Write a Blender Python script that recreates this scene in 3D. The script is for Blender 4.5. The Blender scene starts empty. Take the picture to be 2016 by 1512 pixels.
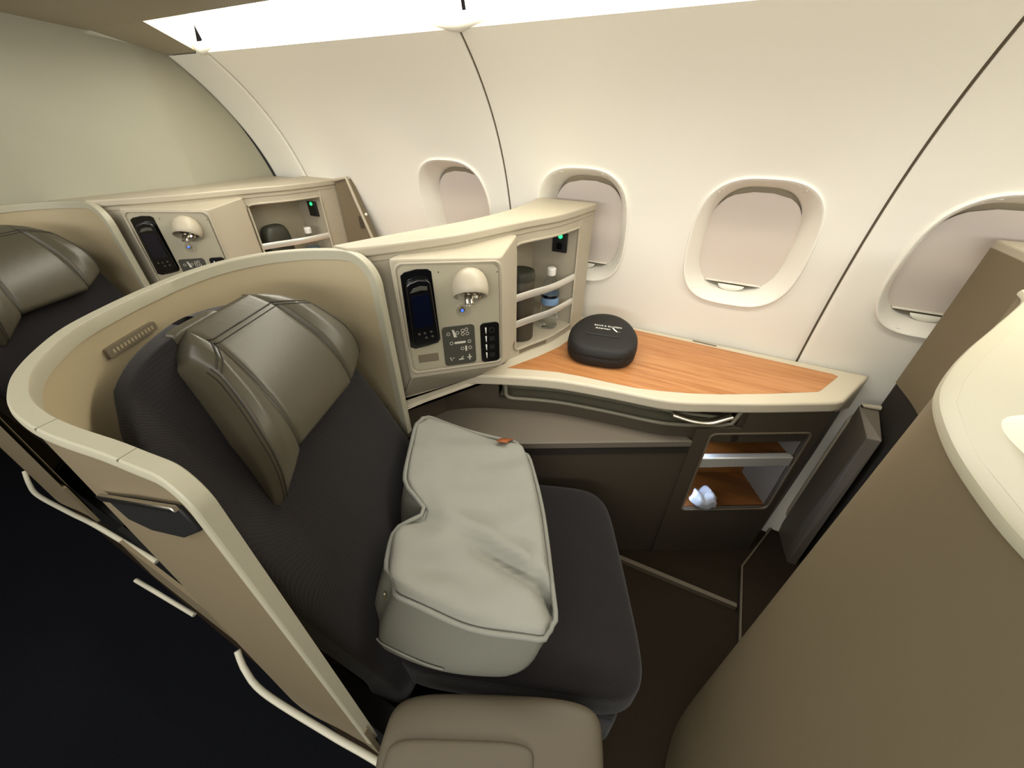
import bpy, bmesh, math, random
import numpy as np
from mathutils import Vector, Matrix
random.seed(4)
R = math.radians
SC = bpy.context.scene
COL = SC.collection

# ------------------------------------------------------------------ camera
cd = bpy.data.cameras.new('camera'); cam = bpy.data.objects.new('camera', cd); COL.objects.link(cam)
cd.sensor_fit = 'HORIZONTAL'; cd.sensor_width = 36.0; cd.lens = 36.0 * 757.0 / 2016.0
cd.clip_start = 0.02; cd.clip_end = 50
_a, _p, _r = R(27.2), R(35.2), R(0.15)
_h = Vector((-math.sin(_a), math.cos(_a), 0)); _rt = Vector((math.cos(_a), math.sin(_a), 0))
_fw = _h * math.cos(_p) + Vector((0, 0, -math.sin(_p))); _up = _h * math.sin(_p) + Vector((0, 0, math.cos(_p)))
_rt2 = _rt * math.cos(_r) + _up * math.sin(_r); _up2 = _up * math.cos(_r) - _rt * math.sin(_r)
_m = Matrix((_rt2, _up2, -_fw)).transposed().to_4x4(); _m.translation = Vector((0, 0, 1.42))
cam.matrix_world = _m
SC.camera = cam

# ------------------------------------------------------------------ world, exposure, large lights
w = bpy.data.worlds.new('cabin_ambient'); SC.world = w; w.use_nodes = True
w.node_tree.nodes['Background'].inputs[0].default_value = (1.0, 0.93, 0.80, 1)
w.node_tree.nodes['Background'].inputs[1].default_value = 0.02
SC.view_settings.view_transform = 'Standard'; SC.view_settings.look = 'None'
SC.view_settings.gamma = 1.0; SC.view_settings.use_curve_mapping = False
SC.view_settings.exposure = 0.7

def area(name, loc, target, sx, sy, power, color):
    l = bpy.data.lights.new(name, 'AREA'); l.shape = 'RECTANGLE'; l.size = sx; l.size_y = sy
    l.energy = power; l.color = color
    o = bpy.data.objects.new(name, l); COL.objects.link(o); o.location = loc
    d = Vector(target) - Vector(loc); o.rotation_euler = d.to_track_quat('-Z', 'Y').to_euler()
    return o
WARM = (1.0, 0.985, 0.93)
area('ceiling_wash_light', (-0.2, -0.45, 2.02), (-0.2, 0.1, 0.6), 3.6, 0.5, 15, WARM)
area('far_sidewall_light', (0.0, -2.0, 1.60), (0.0, 0.8, 1.3), 4.0, 0.35, 36, WARM)

# ------------------------------------------------------------------ materials
def s2l(c):
    return tuple(((x / 255) / 12.92 if x / 255 <= 0.04045 else ((x / 255 + 0.055) / 1.055) ** 2.4) for x in c)
def mat(name, rgb, rough=0.5, metal=0.0, bump=None, var=0.0, vscale=30, trans=0.0, ior=1.45, emit=None, es=0.0, coat=0.0, spec=0.5, bscale=200, sheen=0.0):
    m = bpy.data.materials.new(name); m.use_nodes = True; nt = m.node_tree; b = nt.nodes['Principled BSDF']
    c = s2l(rgb) + (1,)
    b.inputs['Base Color'].default_value = c
    b.inputs['Roughness'].default_value = rough; b.inputs['Metallic'].default_value = metal
    b.inputs['Transmission Weight'].default_value = trans; b.inputs['IOR'].default_value = ior
    b.inputs['Coat Weight'].default_value = coat; b.inputs['Specular IOR Level'].default_value = spec
    b.inputs['Sheen Weight'].default_value = sheen
    if emit: b.inputs['Emission Color'].default_value = s2l(emit) + (1,); b.inputs['Emission Strength'].default_value = es
    tc = nt.nodes.new('ShaderNodeTexCoord')
    if var:
        n = nt.nodes.new('ShaderNodeTexNoise'); n.inputs['Scale'].default_value = vscale; n.inputs['Detail'].default_value = 6
        nt.links.new(tc.outputs['Object'], n.inputs['Vector'])
        mx = nt.nodes.new('ShaderNodeMix'); mx.data_type = 'RGBA'
        mx.inputs[6].default_value = tuple(x * (1 - var) for x in c[:3]) + (1,); mx.inputs[7].default_value = tuple(min(1, x * (1 + var)) for x in c[:3]) + (1,)
        nt.links.new(n.outputs['Fac'], mx.inputs[0]); nt.links.new(mx.outputs[2], b.inputs['Base Color'])
    if bump:
        n = nt.nodes.new('ShaderNodeTexNoise'); n.inputs['Scale'].default_value = bscale; n.inputs['Detail'].default_value = 4
        nt.links.new(tc.outputs['Object'], n.inputs['Vector'])
        bp = nt.nodes.new('ShaderNodeBump'); bp.inputs['Strength'].default_value = bump; bp.inputs['Distance'].default_value = 0.002
        nt.links.new(n.outputs['Fac'], bp.inputs['Height']); nt.links.new(bp.outputs[0], b.inputs['Normal'])
    return m

def fabric(name, rgb, rgb2, scale, bump=0.6, rough=0.95):
    """woven cloth: two crossed wave textures drive colour and bump"""
    m = bpy.data.materials.new(name); m.use_nodes = True; nt = m.node_tree; b = nt.nodes['Principled BSDF']
    b.inputs['Roughness'].default_value = rough; b.inputs['Sheen Weight'].default_value = 0.15; b.inputs['Specular IOR Level'].default_value = 0.2
    tc = nt.nodes.new('ShaderNodeTexCoord')
    ws = []
    for d in ('X', 'Y'):
        wv = nt.nodes.new('ShaderNodeTexWave'); wv.bands_direction = d; wv.inputs['Scale'].default_value = scale
        wv.inputs['Distortion'].default_value = 0.6; wv.inputs['Detail'].default_value = 2; wv.inputs['Detail Scale'].default_value = 3
        nt.links.new(tc.outputs['Object'], wv.inputs['Vector']); ws.append(wv)
    mu = nt.nodes.new('ShaderNodeMath'); mu.operation = 'MULTIPLY'
    nt.links.new(ws[0].outputs['Fac'], mu.inputs[0]); nt.links.new(ws[1].outputs['Fac'], mu.inputs[1])
    mx = nt.nodes.new('ShaderNodeMix'); mx.data_type = 'RGBA'
    mx.inputs[6].default_value = s2l(rgb) + (1,); mx.inputs[7].default_value = s2l(rgb2) + (1,)
    nt.links.new(mu.outputs[0], mx.inputs[0]); nt.links.new(mx.outputs[2], b.inputs['Base Color'])
    bp = nt.nodes.new('ShaderNodeBump'); bp.inputs['Strength'].default_value = bump; bp.inputs['Distance'].default_value = 0.0015
    nt.links.new(mu.outputs[0], bp.inputs['Height']); nt.links.new(bp.outputs[0], b.inputs['Normal'])
    return m

def wood(name, c1, c2, sx, rot):
    m = bpy.data.materials.new(name); m.use_nodes = True; nt = m.node_tree; b = nt.nodes['Principled BSDF']
    b.inputs['Roughness'].default_value = 0.38
    tc = nt.nodes.new('ShaderNodeTexCoord'); mp = nt.nodes.new('ShaderNodeMapping')
    mp.inputs['Rotation'].default_value = (0, 0, rot); mp.inputs['Scale'].default_value = (sx * 0.06, sx, sx)
    nt.links.new(tc.outputs['Object'], mp.inputs['Vector'])
    n = nt.nodes.new('ShaderNodeTexNoise'); n.inputs['Scale'].default_value = 2.2; n.inputs['Detail'].default_value = 8; n.inputs['Roughness'].default_value = 0.65
    nt.links.new(mp.outputs[0], n.inputs['Vector'])
    cr = nt.nodes.new('ShaderNodeValToRGB'); cr.color_ramp.elements[0].position = 0.33; cr.color_ramp.elements[1].position = 0.66
    cr.color_ramp.elements[0].color = s2l(c1) + (1,); cr.color_ramp.elements[1].color = s2l(c2) + (1,)
    nt.links.new(n.outputs['Fac'], cr.inputs[0]); nt.links.new(cr.outputs[0], b.inputs['Base Color'])
    return m

M = {
 'wall': mat('wall_panel_cream', (236, 233, 224), 0.5, bump=0.05, bscale=400),
 'shade': mat('window_shade_beige', (216, 206, 197), 0.6, bump=0.04, bscale=500),
 'pane': mat('window_pane_grey', (160, 148, 126), 0.4),
 'handle': mat('shade_handle_white', (236, 232, 220), 0.35),
 'gap': mat('joint_dark', (96, 86, 70), 0.8),
 'bulkhead': mat('bulkhead_grey_laminate', (160, 157, 139), 0.6, bump=0.15, bscale=900, var=0.03, vscale=5),
 'bin': mat('bin_underside_cream', (160, 152, 132), 0.5),
 'cove': mat('cove_lamp_diffuser', (255, 246, 222), 0.4, emit=(255, 252, 241), es=6.2),
 'shell': mat('shell_rim_cream', (166, 161, 141), 0.42, bump=0.06, bscale=700),
 'liner': mat('shell_liner_beige', (166, 152, 122), 0.6, bump=0.08, bscale=700),
 'outer': mat('shell_outer_taupe', (112, 100, 78), 0.6, bump=0.1, bscale=700),
 'console': mat('console_cream', (170, 161, 142), 0.45, bump=0.05, bscale=700),
 'tabletrim': mat('tabletop_trim_cream', (204, 195, 174), 0.4),
 'panel': mat('control_panel_greige', (162, 155, 134), 0.42),
 'niche': mat('niche_beige', (170, 161, 140), 0.55),
 'black': mat('gloss_black_plastic', (10, 10, 12), 0.18, coat=0.4),
 'mblack': mat('matt_black_plastic', (22, 22, 22), 0.5),
 'pad': mat('keypad_dark_grey', (66, 64, 56), 0.45),
 'icon': mat('keypad_print_light', (200, 196, 182), 0.5),
 'screen': mat('handset_screen', (8, 12, 30), 0.12, coat=0.8),
 'chrome': mat('satin_chrome', (205, 200, 188), 0.22, metal=1.0),
 'rail': mat('rail_brushed_aluminium', (214, 212, 204), 0.35, metal=0.55),
 'blue': mat('lamp_lens_blue', (60, 90, 255), 0.2, emit=(50, 90, 255), es=1.5),
 'green': mat('socket_green_led', (40, 255, 110), 0.3, emit=(30, 255, 100), es=2.5),
 'greylabel': mat('placard_grey', (112, 102, 84), 0.5),
 'cab': mat('cabinet_brown_grey', (70, 62, 51), 0.5, bump=0.06, bscale=600),
 'ledge': mat('ledge_brown_grey', (104, 96, 85), 0.5),
 'slot': mat('slot_frame_greige', (120, 116, 100), 0.4),
 'slotin': mat('slot_pocket_dark', (106, 102, 86), 0.7, var=0.15, vscale=12),
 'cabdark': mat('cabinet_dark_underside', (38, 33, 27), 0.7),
 'wood': wood('oak_veneer', (166, 106, 58), (196, 140, 90), 34, R(14)),
 'amber': wood('niche_amber_veneer', (74, 42, 16), (120, 72, 28), 10, 0.3),
 'navy': fabric('seat_cloth_navy_brown', (28, 25, 26), (38, 34, 36), 110, bump=0.35),
 'navy2': fabric('seat_cloth_dark_side', (26, 24, 26), (34, 32, 34), 70),
 'leather': mat('headrest_leather_taupe', (76, 71, 58), 0.36, bump=0.12, bscale=90, var=0.06, vscale=8),
 'leather2': mat('armrest_leather_taupe', (88, 80, 66), 0.55, bump=0.2, bscale=160),
 'stitch': mat('leather_seam_dark', (40, 36, 28), 0.6),
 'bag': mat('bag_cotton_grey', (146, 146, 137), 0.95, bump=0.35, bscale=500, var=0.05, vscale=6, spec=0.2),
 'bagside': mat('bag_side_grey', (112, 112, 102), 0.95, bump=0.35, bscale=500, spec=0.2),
 'piping': mat('bag_piping_grey', (136, 136, 128), 0.9, spec=0.2),
 'tan': mat('tan_leather_tag', (150, 84, 42), 0.6, var=0.15, vscale=60),
 'zip': mat('zip_metal', (200, 190, 165), 0.3, metal=0.9),
 'case': mat('case_black_shell', (26, 25, 23), 0.62, bump=0.2, bscale=600),
 'white': mat('white_print', (240, 240, 235), 0.5),
 'carpet': mat('aisle_carpet_navy', (16, 17, 22), 1.0, bump=0.8, bscale=350, var=0.25, vscale=300, spec=0.1),
 'carpet2': mat('footwell_carpet_brown', (44, 36, 27), 0.95, bump=0.6, bscale=350, var=0.15, vscale=200, spec=0.1),
 'sill': mat('sill_trim_cream', (190, 186, 168), 0.35),
 'bottle': mat('clear_pet', (235, 240, 240), 0.08, trans=1.0, ior=1.12),
 'cap': mat('bottle_cap_white', (235, 232, 224), 0.4),
 'label': mat('bottle_label_blue', (120, 150, 185), 0.4),
 'olive': mat('pouch_olive_black', (50, 50, 40), 0.5),
 'canister': mat('canister_charcoal', (66, 59, 47), 0.5, var=0.2, vscale=14),
 'pillow': mat('pillow_white_cotton', (230, 226, 212), 0.9, spec=0.2),
 'wrap': mat('clear_wrap', (230, 232, 240), 0.15, trans=0.7, ior=1.3),
 'led': mat('niche_led_strip', (215, 230, 255), 0.4, emit=(200, 222, 255), es=32.0),
 'kick': mat('kick_trim_brown', (104, 94, 78), 0.4),
}

# ------------------------------------------------------------------ helpers
def props(o, label=None, cat=None, group=None, kind=None):
    if label: o['label'] = label
    if cat: o['category'] = cat
    if group: o['group'] = group
    if kind: o['kind'] = kind
    return o
def empty(name, loc=(0, 0, 0), rz=0, **k):
    o = bpy.data.objects.new(name, None); COL.objects.link(o); o.location = loc; o.rotation_euler = (0, 0, rz)
    o.empty_display_size = 0.05
    return props(o, **k)
def obj(name, verts, faces, m, parent=None, smooth=True, bevel=0, seg=2, subs=0, angle=35):
    me = bpy.data.meshes.new(name); me.from_pydata([tuple(v) for v in verts], [], faces); me.update()
    bm = bmesh.new(); bm.from_mesh(me); bmesh.ops.recalc_face_normals(bm, faces=bm.faces[:]); bm.to_mesh(me); bm.free()
    o = bpy.data.objects.new(name, me); COL.objects.link(o)
    for x in (m if isinstance(m, (list, tuple)) else [m]): me.materials.append(M[x] if isinstance(x, str) else x)
    if parent: o.parent = parent
    if bevel:
        b = o.modifiers.new('bevel', 'BEVEL'); b.width = bevel; b.segments = seg; b.limit_method = 'ANGLE'; b.angle_limit = R(30); b.harden_normals = False
    if subs:
        s = o.modifiers.new('subsurf', 'SUBSURF'); s.levels = s.render_levels = subs
    if smooth:
        me.polygons.foreach_set('use_smooth', [True] * len(me.polygons))
        if not subs:
            for e in me.edges: pass
            try: me.set_sharp_from_angle(angle=R(angle))
            except Exception: pass
    return o
def grid(name, nu, nv, fn, m, parent=None, close_u=False, close_v=False, **k):
    vs = [fn(i, j) for i in range(nu) for j in range(nv)]; fs = []
    for i in range(nu if close_u else nu - 1):
        for j in range(nv if close_v else nv - 1):
            a, b = i * nv + j, ((i + 1) % nu) * nv + j
            c, d = ((i + 1) % nu) * nv + (j + 1) % nv, i * nv + (j + 1) % nv
            fs.append((a, b, c, d))
    return obj(name, vs, fs, m, parent, **k)
def prism(name, poly, z0, z1, m, parent=None, **k):
    n = len(poly); vs = [(x, y, z0) for x, y in poly] + [(x, y, z1) for x, y in poly]
    fs = [tuple(range(n))[::-1], tuple(range(n, 2 * n))] + [(i, (i + 1) % n, n + (i + 1) % n, n + i) for i in range(n)]
    return obj(name, vs, fs, m, parent, **k)
def box(name, c, s, m, parent=None, rz=0, **k):
    cx, cy, cz = c; sx, sy, sz = (v / 2 for v in s); co, si = math.cos(rz), math.sin(rz)
    poly = [(cx + co * a - si * b, cy + si * a + co * b) for a, b in ((-sx, -sy), (sx, -sy), (sx, sy), (-sx, sy))]
    return prism(name, poly, cz - sz, cz + sz, m, parent, **k)
def smoothpts(pts, n, closed=False):
    """Catmull-Rom through pts, resampled to n points evenly by length"""
    P = [Vector(p) for p in pts]; L = len(P); out = []
    rng = range(L if closed else L - 1)
    for i in rng:
        p0 = P[(i - 1) % L] if (closed or i > 0) else P[0] * 2 - P[1]
        p1 = P[i]; p2 = P[(i + 1) % L]
        p3 = P[(i + 2) % L] if (closed or i + 2 < L) else P[-1] * 2 - P[-2]
        for k in range(16):
            t = k / 16
            out.append(0.5 * ((2 * p1) + (p2 - p0) * t + (2 * p0 - 5 * p1 + 4 * p2 - p3) * t * t + (3 * p1 - p0 - 3 * p2 + p3) * t ** 3))
    out.append(P[0] if closed else P[-1])
    d = [0.0]
    for a, b in zip(out, out[1:]): d.append(d[-1] + (b - a).length)
    res = []; j = 0
    for k in range(n):
        t = d[-1] * k / (n if closed else n - 1)
        while j < len(d) - 2 and d[j + 1] < t: j += 1
        s = (t - d[j]) / max(1e-9, d[j + 1] - d[j]); res.append(out[j].lerp(out[j + 1], min(1, max(0, s))))
    return res
def tube(name, pts, r, m, parent=None, n=10, closed=False, rz=None, **k):
    P = [Vector(p) for p in pts]; L = len(P); vs = []
    up = Vector((0, 0, 1))
    for i, p in enumerate(P):
        t = (P[(i + 1) % L] - P[i - 1]) if closed else (P[min(i + 1, L - 1)] - P[max(i - 1, 0)])
        t.normalize(); a = t.cross(up)
        if a.length < 0.05: a = t.cross(Vector((1, 0, 0)))
        a.normalize(); b = t.cross(a)
        for q in range(n):
            th = 2 * math.pi * q / n; vs.append(p + a * math.cos(th) * r + b * math.sin(th) * (rz or r))
    fs = [(i * n + q, ((i + 1) % L) * n + q, ((i + 1) % L) * n + (q + 1) % n, i * n + (q + 1) % n) for i in range(L if closed else L - 1) for q in range(n)]
    if not closed: fs += [tuple(range(n))[::-1], tuple(range((L - 1) * n, L * n))]
    return obj(name, vs, fs, m, parent, angle=60, **k)
def lathe(name, prof, c, m, parent=None, n=32, axis=None, **k):
    """prof: (radius, height) pairs turned around an axis through c"""
    ax = Vector(axis or (0, 0, 1)).normalized(); u = ax.orthogonal().normalized(); v = ax.cross(u); c = Vector(c)
    vs = []; fs = []
    for r, h in prof:
        for q in range(n):
            th = 2 * math.pi * q / n; vs.append(c + ax * h + (u * math.cos(th) + v * math.sin(th)) * max(r, 1e-5))
    for i in range(len(prof) - 1):
        for q in range(n): fs.append((i * n + q, (i + 1) * n + q, (i + 1) * n + (q + 1) % n, i * n + (q + 1) % n))
    fs += [tuple(range(n))[::-1], tuple(range((len(prof) - 1) * n, len(prof) * n))]
    return obj(name, vs, fs, m, parent, **k)
def rrect(w, h, r, n=6):
    out = []
    for cx, cy, a0 in ((w / 2 - r, h / 2 - r, 0), (-w / 2 + r, h / 2 - r, 90), (-w / 2 + r, -h / 2 + r, 180), (w / 2 - r, -h / 2 + r, 270)):
        for k in range(n + 1):
            a = R(a0 + 90 * k / n); out.append((cx + r * math.cos(a), cy + r * math.sin(a)))
    return out
class Frame:
    """plane with origin o, axes e (along), z (up) and n (out of the face)"""
    def __init__(s, o, e, n, up=(0, 0, 1)): s.o, s.e, s.n, s.u = Vector(o), Vector(e).normalized(), Vector(n).normalized(), Vector(up).normalized()
    def __call__(s, a, b, c=0.0): return s.o + s.e * a + s.u * b + s.n * c
def plate(name, fr, poly, d0, d1, m, parent=None, **k):
    n = len(poly); vs = [fr(a, b, d0) for a, b in poly] + [fr(a, b, d1) for a, b in poly]
    fs = [tuple(range(n))[::-1], tuple(range(n, 2 * n))] + [(i, (i + 1) % n, n + (i + 1) % n, n + i) for i in range(n)]
    return obj(name, vs, fs, m, parent, **k)
def shift(poly, a, b): return [(x + a, y + b) for x, y in poly]
def ring(name, fr, outer, inner, d0, d1, m, parent=None, **k):
    n = len(outer); vs = []
    for L, d in ((outer, d0), (outer, d1), (inner, d1), (inner, d0)): vs += [fr(a, b, d) for a, b in L]
    fs = []
    for l in range(4):
        for i in range(n): fs.append((l * n + i, l * n + (i + 1) % n, ((l + 1) % 4) * n + (i + 1) % n, ((l + 1) % 4) * n + i))
    return obj(name, vs, fs, m, parent, **k)
def copy_tree(o, parent=None, keep=None):
    c = o.copy(); COL.objects.link(c)
    if parent: c.parent = parent
    for ch in list(o.children):
        if keep is None or keep(ch): copy_tree(ch, c)
    return c
def text(name, s, fr, a, b, size, m, parent, d=0.0008, sh=0.0):
    cu = bpy.data.curves.new(name, 'FONT'); cu.body = s; cu.size = size; cu.align_x = 'CENTER'; cu.align_y = 'CENTER'; cu.extrude = 0.0003; cu.shear = sh
    cu.space_character = 1.05
    t = bpy.data.objects.new(name, cu); COL.objects.link(t)
    dg = bpy.context.evaluated_depsgraph_get(); me = bpy.data.meshes.new_from_object(t.evaluated_get(dg))
    bpy.data.objects.remove(t); o = bpy.data.objects.new(name, me); COL.objects.link(o); me.materials.clear(); me.materials.append(M[m])
    mw = Matrix((fr.e, fr.u, fr.n)).transposed().to_4x4(); mw.translation = fr(a, b, d); me.transform(mw)
    o.parent = parent
    return o

# ------------------------------------------------------------------ cabin cross-section
_PZ = [0, .2, .5, .76, .98, 1.13, 1.189, 1.267, 1.38, 1.456, 1.51, 1.59]
_PY = [1.33, 1.375, 1.415, 1.425, 1.402, 1.372, 1.354, 1.325, 1.27, 1.228, 1.178, 1.092]
_pf = np.polyfit(_PZ, _PY, 5)
def wy(z): return float(np.polyval(_pf, z))
WX = [-0.962, -0.439, 0.085, 0.608, 1.131, 1.655]; WZ = 1.085; WA, WB = 0.166, 0.196
def sell(th, a, b, n=2.9):
    c, s = math.cos(th), math.sin(th)
    return a * math.copysign(abs(c) ** (2 / n), c), b * math.copysign(abs(s) ** (2 / n), s)
def inwin(x, z, k=0.985):
    for xc in WX:
        if (abs(x - xc) / (WA * k)) ** 2.9 + (abs(z - WZ) / (WB * k)) ** 2.9 < 1: return True
    return False
def pillow_off(x, z):
    t = 0.5 + 0.5 * math.cos(2 * math.pi * (x - WX[0]) / 0.5235)
    f = 1 / (1 + math.exp((z - 1.33) / 0.05)); g = 1 / (1 + math.exp(-(z - 0.55) / 0.06))
    return 0.012 * (t ** 1.5) * f * g
def wall_pt(x, z, off=0.0): return (x, wy(z) + pillow_off(x, z) + off, z)

wall = empty('wall_back', (0, 1.4, 0), kind='structure')
wall.location = (0, 0, 0)
seams = [-2.03, -1.782, -0.716, 0.35, 1.416, 2.45]
for k in range(5):
    x0, x1 = seams[k] + 0.0035, seams[k + 1] - 0.0035
    nx = max(6, int((x1 - x0) / 0.009)); nz = 180
    xs = np.linspace(x0, x1, nx); zs = np.linspace(0.0, 1.592, nz)
    vs = []; fs = []
    for i in range(nx):
        for j in range(nz):
            e = min(xs[i] - x0, x1 - xs[i]); o = 0.004 * max(0, 1 - e / 0.006) ** 2
            vs.append(wall_pt(xs[i], zs[j], o))
    for i in range(nx - 1):
        for j in range(nz - 1):
            if all(inwin(xs[a], zs[b], 0.985) for a in (i, i + 1) for b in (j, j + 1)): continue
            fs.append((i * nz + j, (i + 1) * nz + j, (i + 1) * nz + j + 1, i * nz + j + 1))
    p = obj('panel', vs, fs, 'wall', wall, angle=80)
    # return edge at the panel top and edge strips into the seams
    grid('panel_edge', 2, nz, lambda i, j: (x0, wy(zs[j]) + 0.004 + 0.014 * i + pillow_off(x0, zs[j]), zs[j]), 'wall', wall)
    grid('panel_edge', 2, nz, lambda i, j: (x1, wy(zs[j]) + 0.004 + 0.014 * i + pillow_off(x1, zs[j]), zs[j]), 'wall', wall)
for k in range(1, 5):
    grid('seam_backing', 2, 60, lambda i, j: (seams[k] + (i - .5) * 0.03, wy(j / 59 * 1.59) + 0.009, j / 59 * 1.59), 'gap', wall)

# ------------------------------------------------------------------ windows
def slope_y(z): return wy(WZ) + (wy(WZ + 0.15) - wy(WZ - 0.15)) / 0.3 * (z - WZ)
for n, xc in enumerate(WX):
    if n > 4: continue
    wn = empty('window_%d' % (n + 1), (0, 0, 0), kind='structure')
    prof = [(1.0, 1.0, 0.012), (1.0, 1.0, -0.0055), (0.988, 0.99, -0.0085), (0.965, 0.975, -0.008), (0.94, 0.955, -0.002), (0.90, 0.925, 0.010), (0.85, 0.89, 0.024), (0.80, 0.86, 0.040), (0.765, 0.84, 0.056), (0.748, 0.83, 0.066), (0.738, 0.825, 0.082)]
    NT = 96
    def bz(i, j, xc=xc):
        a, b, o = prof[i]; dx, dz = sell(2 * math.pi * j / NT, WA * a, WB * b)
        t = min(1, max(0, o / 0.05)); z = WZ + dz
        y = (wy(z) + pillow_off(xc + dx, z)) * (1 - t) + (slope_y(z) + 0.010) * t
        return (xc + dx, y + o, z)
    grid('window_frame', len(prof), NT, bz, 'wall', wn, close_v=True, angle=38)
    # pane behind and the drawn shade in front of it
    def disc(name, a, b, off, m, z0, z1, dz=0.0):
        NU, NV = 24, 28
        def f(i, j):
            z = WZ + dz + z0 + (z1 - z0) * j / (NV - 1)
            hw = a * max(0.0, 1 - (abs(z - WZ - dz) / b) ** 2.9) ** (1 / 2.9)
            x = -hw + 2 * hw * i / (NU - 1)
            return (xc + x, slope_y(z) + 0.010 + off, z)
        return grid(name, NU, NV, f, m, wn, angle=80)
    disc('pane', 0.128, 0.168, 0.080, 'pane', -0.166, 0.166)
    disc('shade', 0.130, 0.162, 0.066, 'shade', -0.124, 0.1615, dz=-0.014)
    yb = slope_y(WZ - 0.138) + 0.078
    hw = 0.1235 * (1 - (0.138 / 0.162) ** 2.9) ** (1 / 2.9)
    box('shade_rail', (xc, yb - 0.006, WZ - 0.140), (2 * hw - 0.004, 0.010, 0.004), 'handle', wn, bevel=0.001)
    # lens-shaped finger lip
    NH = 24
    def lip(i, j):
        t = -1 + 2 * i / (NH - 1); h = 0.019 * math.sqrt(max(0, 1 - t * t)); th = 2 * math.pi * j / 10
        return (xc + 0.041 * t, yb - 0.012 + 0.008 * math.cos(th) * math.sqrt(max(0, 1 - t * t)) , WZ - 0.147 - h * 0.5 + h * 0.55 * math.sin(th))
    grid('pull_lip', NH, 10, lip, 'handle', wn, close_v=True)

# ------------------------------------------------------------------ bulkhead, floor, overhead
prof = [(wy(z) + 0.004, z) for z in np.linspace(0, 1.592, 40)] + [(1.087, 1.612), (0.889, 1.640), (0.69, 1.664), (0.45, 1.685), (0.30, 1.70), (0.30, 0)]
def bxx(y): return -2.032 - 0.085 * min(1, max(0, (1.0 - y) / 0.45))
vs = [(bxx(y), y, z) for y, z in prof] + [(bxx(y) - .03, y, z) for y, z in prof]; n = len(prof)
nzb = 40; ycol = [.30, .45, .55, .65, .75, .85, .95, 1.0, 1.1, 1.2, 1.3, 1.45]
def ztopb(y): return float(np.interp(y, [.30, .45, .69, .889, 1.087, 1.178, 1.228, 1.27, 1.325, 1.354, 1.372, 1.402, 1.43], [1.70, 1.685, 1.664, 1.64, 1.606, 1.51, 1.456, 1.38, 1.267, 1.189, 1.13, .98, .8]))
vv = []; ff = []
ycol = list(np.linspace(.30, 1.43, 70))
for y in ycol: vv += [(bxx(y), y, 0), (bxx(y), y, ztopb(y) + .02), (bxx(y) - .03, y, ztopb(y) + .02), (bxx(y) - .03, y, 0)]
for k in range(len(ycol) - 1):
    for q in range(4): a = k * 4 + q; b = k * 4 + (q + 1) % 4; ff.append((a, b, b + 4, a + 4))
ff += [(0, 1, 2, 3), tuple(range(len(vv) - 4, len(vv)))]
obj('wall_left', vv, ff, 'bulkhead', angle=40)['kind'] = 'structure'
fl = empty('floor', kind='structure')
box('aisle_carpet', (-0.95, -1.14, -0.02), (7.1, 2.40, 0.04), 'carpet', fl)
box('seat_carpet', (-0.95, 0.735, -0.02), (7.1, 1.35, 0.04), 'carpet2', fl)
box('bulkhead_far', (-4.5, -0.9, 1.0), (0.05, 3.0, 2.1), 'cabdark')['kind'] = 'structure'
bpy.data.objects['bulkhead_far'].name = 'wall_left_aisle'
props(box('wall_front', (2.48, -0.4, 1.0), (0.05, 3.8, 2.1), 'bulkhead'), kind='structure')
props(box('wall_right', (-0.95, -2.35, 1.0), (7.1, 0.05, 2.1), 'wall'), kind='structure')
ce = empty('ceiling', kind='structure')
props(prism('trim_1', [(-1.965, .60), (-1.952, .64), (-1.915, .74), (-1.87, .85), (-1.825, .98), (-1.795, 1.12), (-1.79, 1.25), (-1.805, 1.355), (-2.028, 1.345), (-2.028, 1.03), (-2.045, .92), (-2.075, .78), (-2.10, .65), (-2.115, .56), (-2.04, .56)], 1.150, 1.166, 'console', bevel=.003), kind='structure')
def strip(name, pts, x0, x1, m, parent, n=2): return grid(name, n, len(pts), lambda i, j: (x0 + (x1 - x0) * i / (n - 1), pts[j][0], pts[j][1]), m, parent)
binp = [(0.885, 1.6415), (0.69, 1.665), (0.45, 1.685), (0.28, 1.70), (0.20, 1.76), (0.15, 2.05)]
strip('bin_underside', binp, -4.5, 2.46, 'bin', ce)
strip('ceiling_panel', [(0.15, 2.05), (-0.8, 2.12), (-2.35, 2.05)], -4.5, 2.46, 'bin', ce)
# end closure of the lighting cove beside the bulkhead
obj('cove_end', [(-2.035, 1.096, 1.594), (-1.83, 1.096, 1.594), (-1.70, 0.885, 1.6415), (-2.035, 0.885, 1.6415), (-1.83, 1.13, 1.75), (-1.70, 0.885, 1.75)],
    [(0, 1, 2, 3), (1, 4, 5, 2)], 'bin', ce, smooth=False)
strip('cove_lip', [(0.885, 1.6415), (0.880, 1.652), (0.884, 1.735)], -1.70, 2.46, 'bin', ce)
# rolled top edge of the sidewall
strip('sidewall_top_edge', [(wy(1.592), 1.592), (1.094, 1.601), (1.104, 1.605), (1.115, 1.600), (1.125, 1.63)], -1.84, 2.46, 'wall', ce)
lt = empty('cove_lighting_strip', (0.3, 1.0, 1.70), label='long cream cove lighting diffuser between the sidewall top and the overhead bin', cat='light')
g = [(1.125, 1.63), (1.112, 1.68), (1.07, 1.72), (1.0, 1.74), (0.884, 1.738)]
for a, b in ((-1.83, -0.722), (-0.710, 0.344), (0.356, 1.41), (1.422, 2.46)):
    grid('diffuser', 8, 5, lambda i, j, a=a, b=b: (a + (b - a) * i / 7 - 0.3, g[j][0] - 1.0, g[j][1] - 1.70), 'cove', lt)
for xs_ in (-0.716, 0.35, 1.416):
    tube('diffuser_joint', [(xs_ - 0.3, y - 1.0 - 0.004, z - 1.703) for y, z in g[2:]], 0.004, 'gap', lt)
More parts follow.
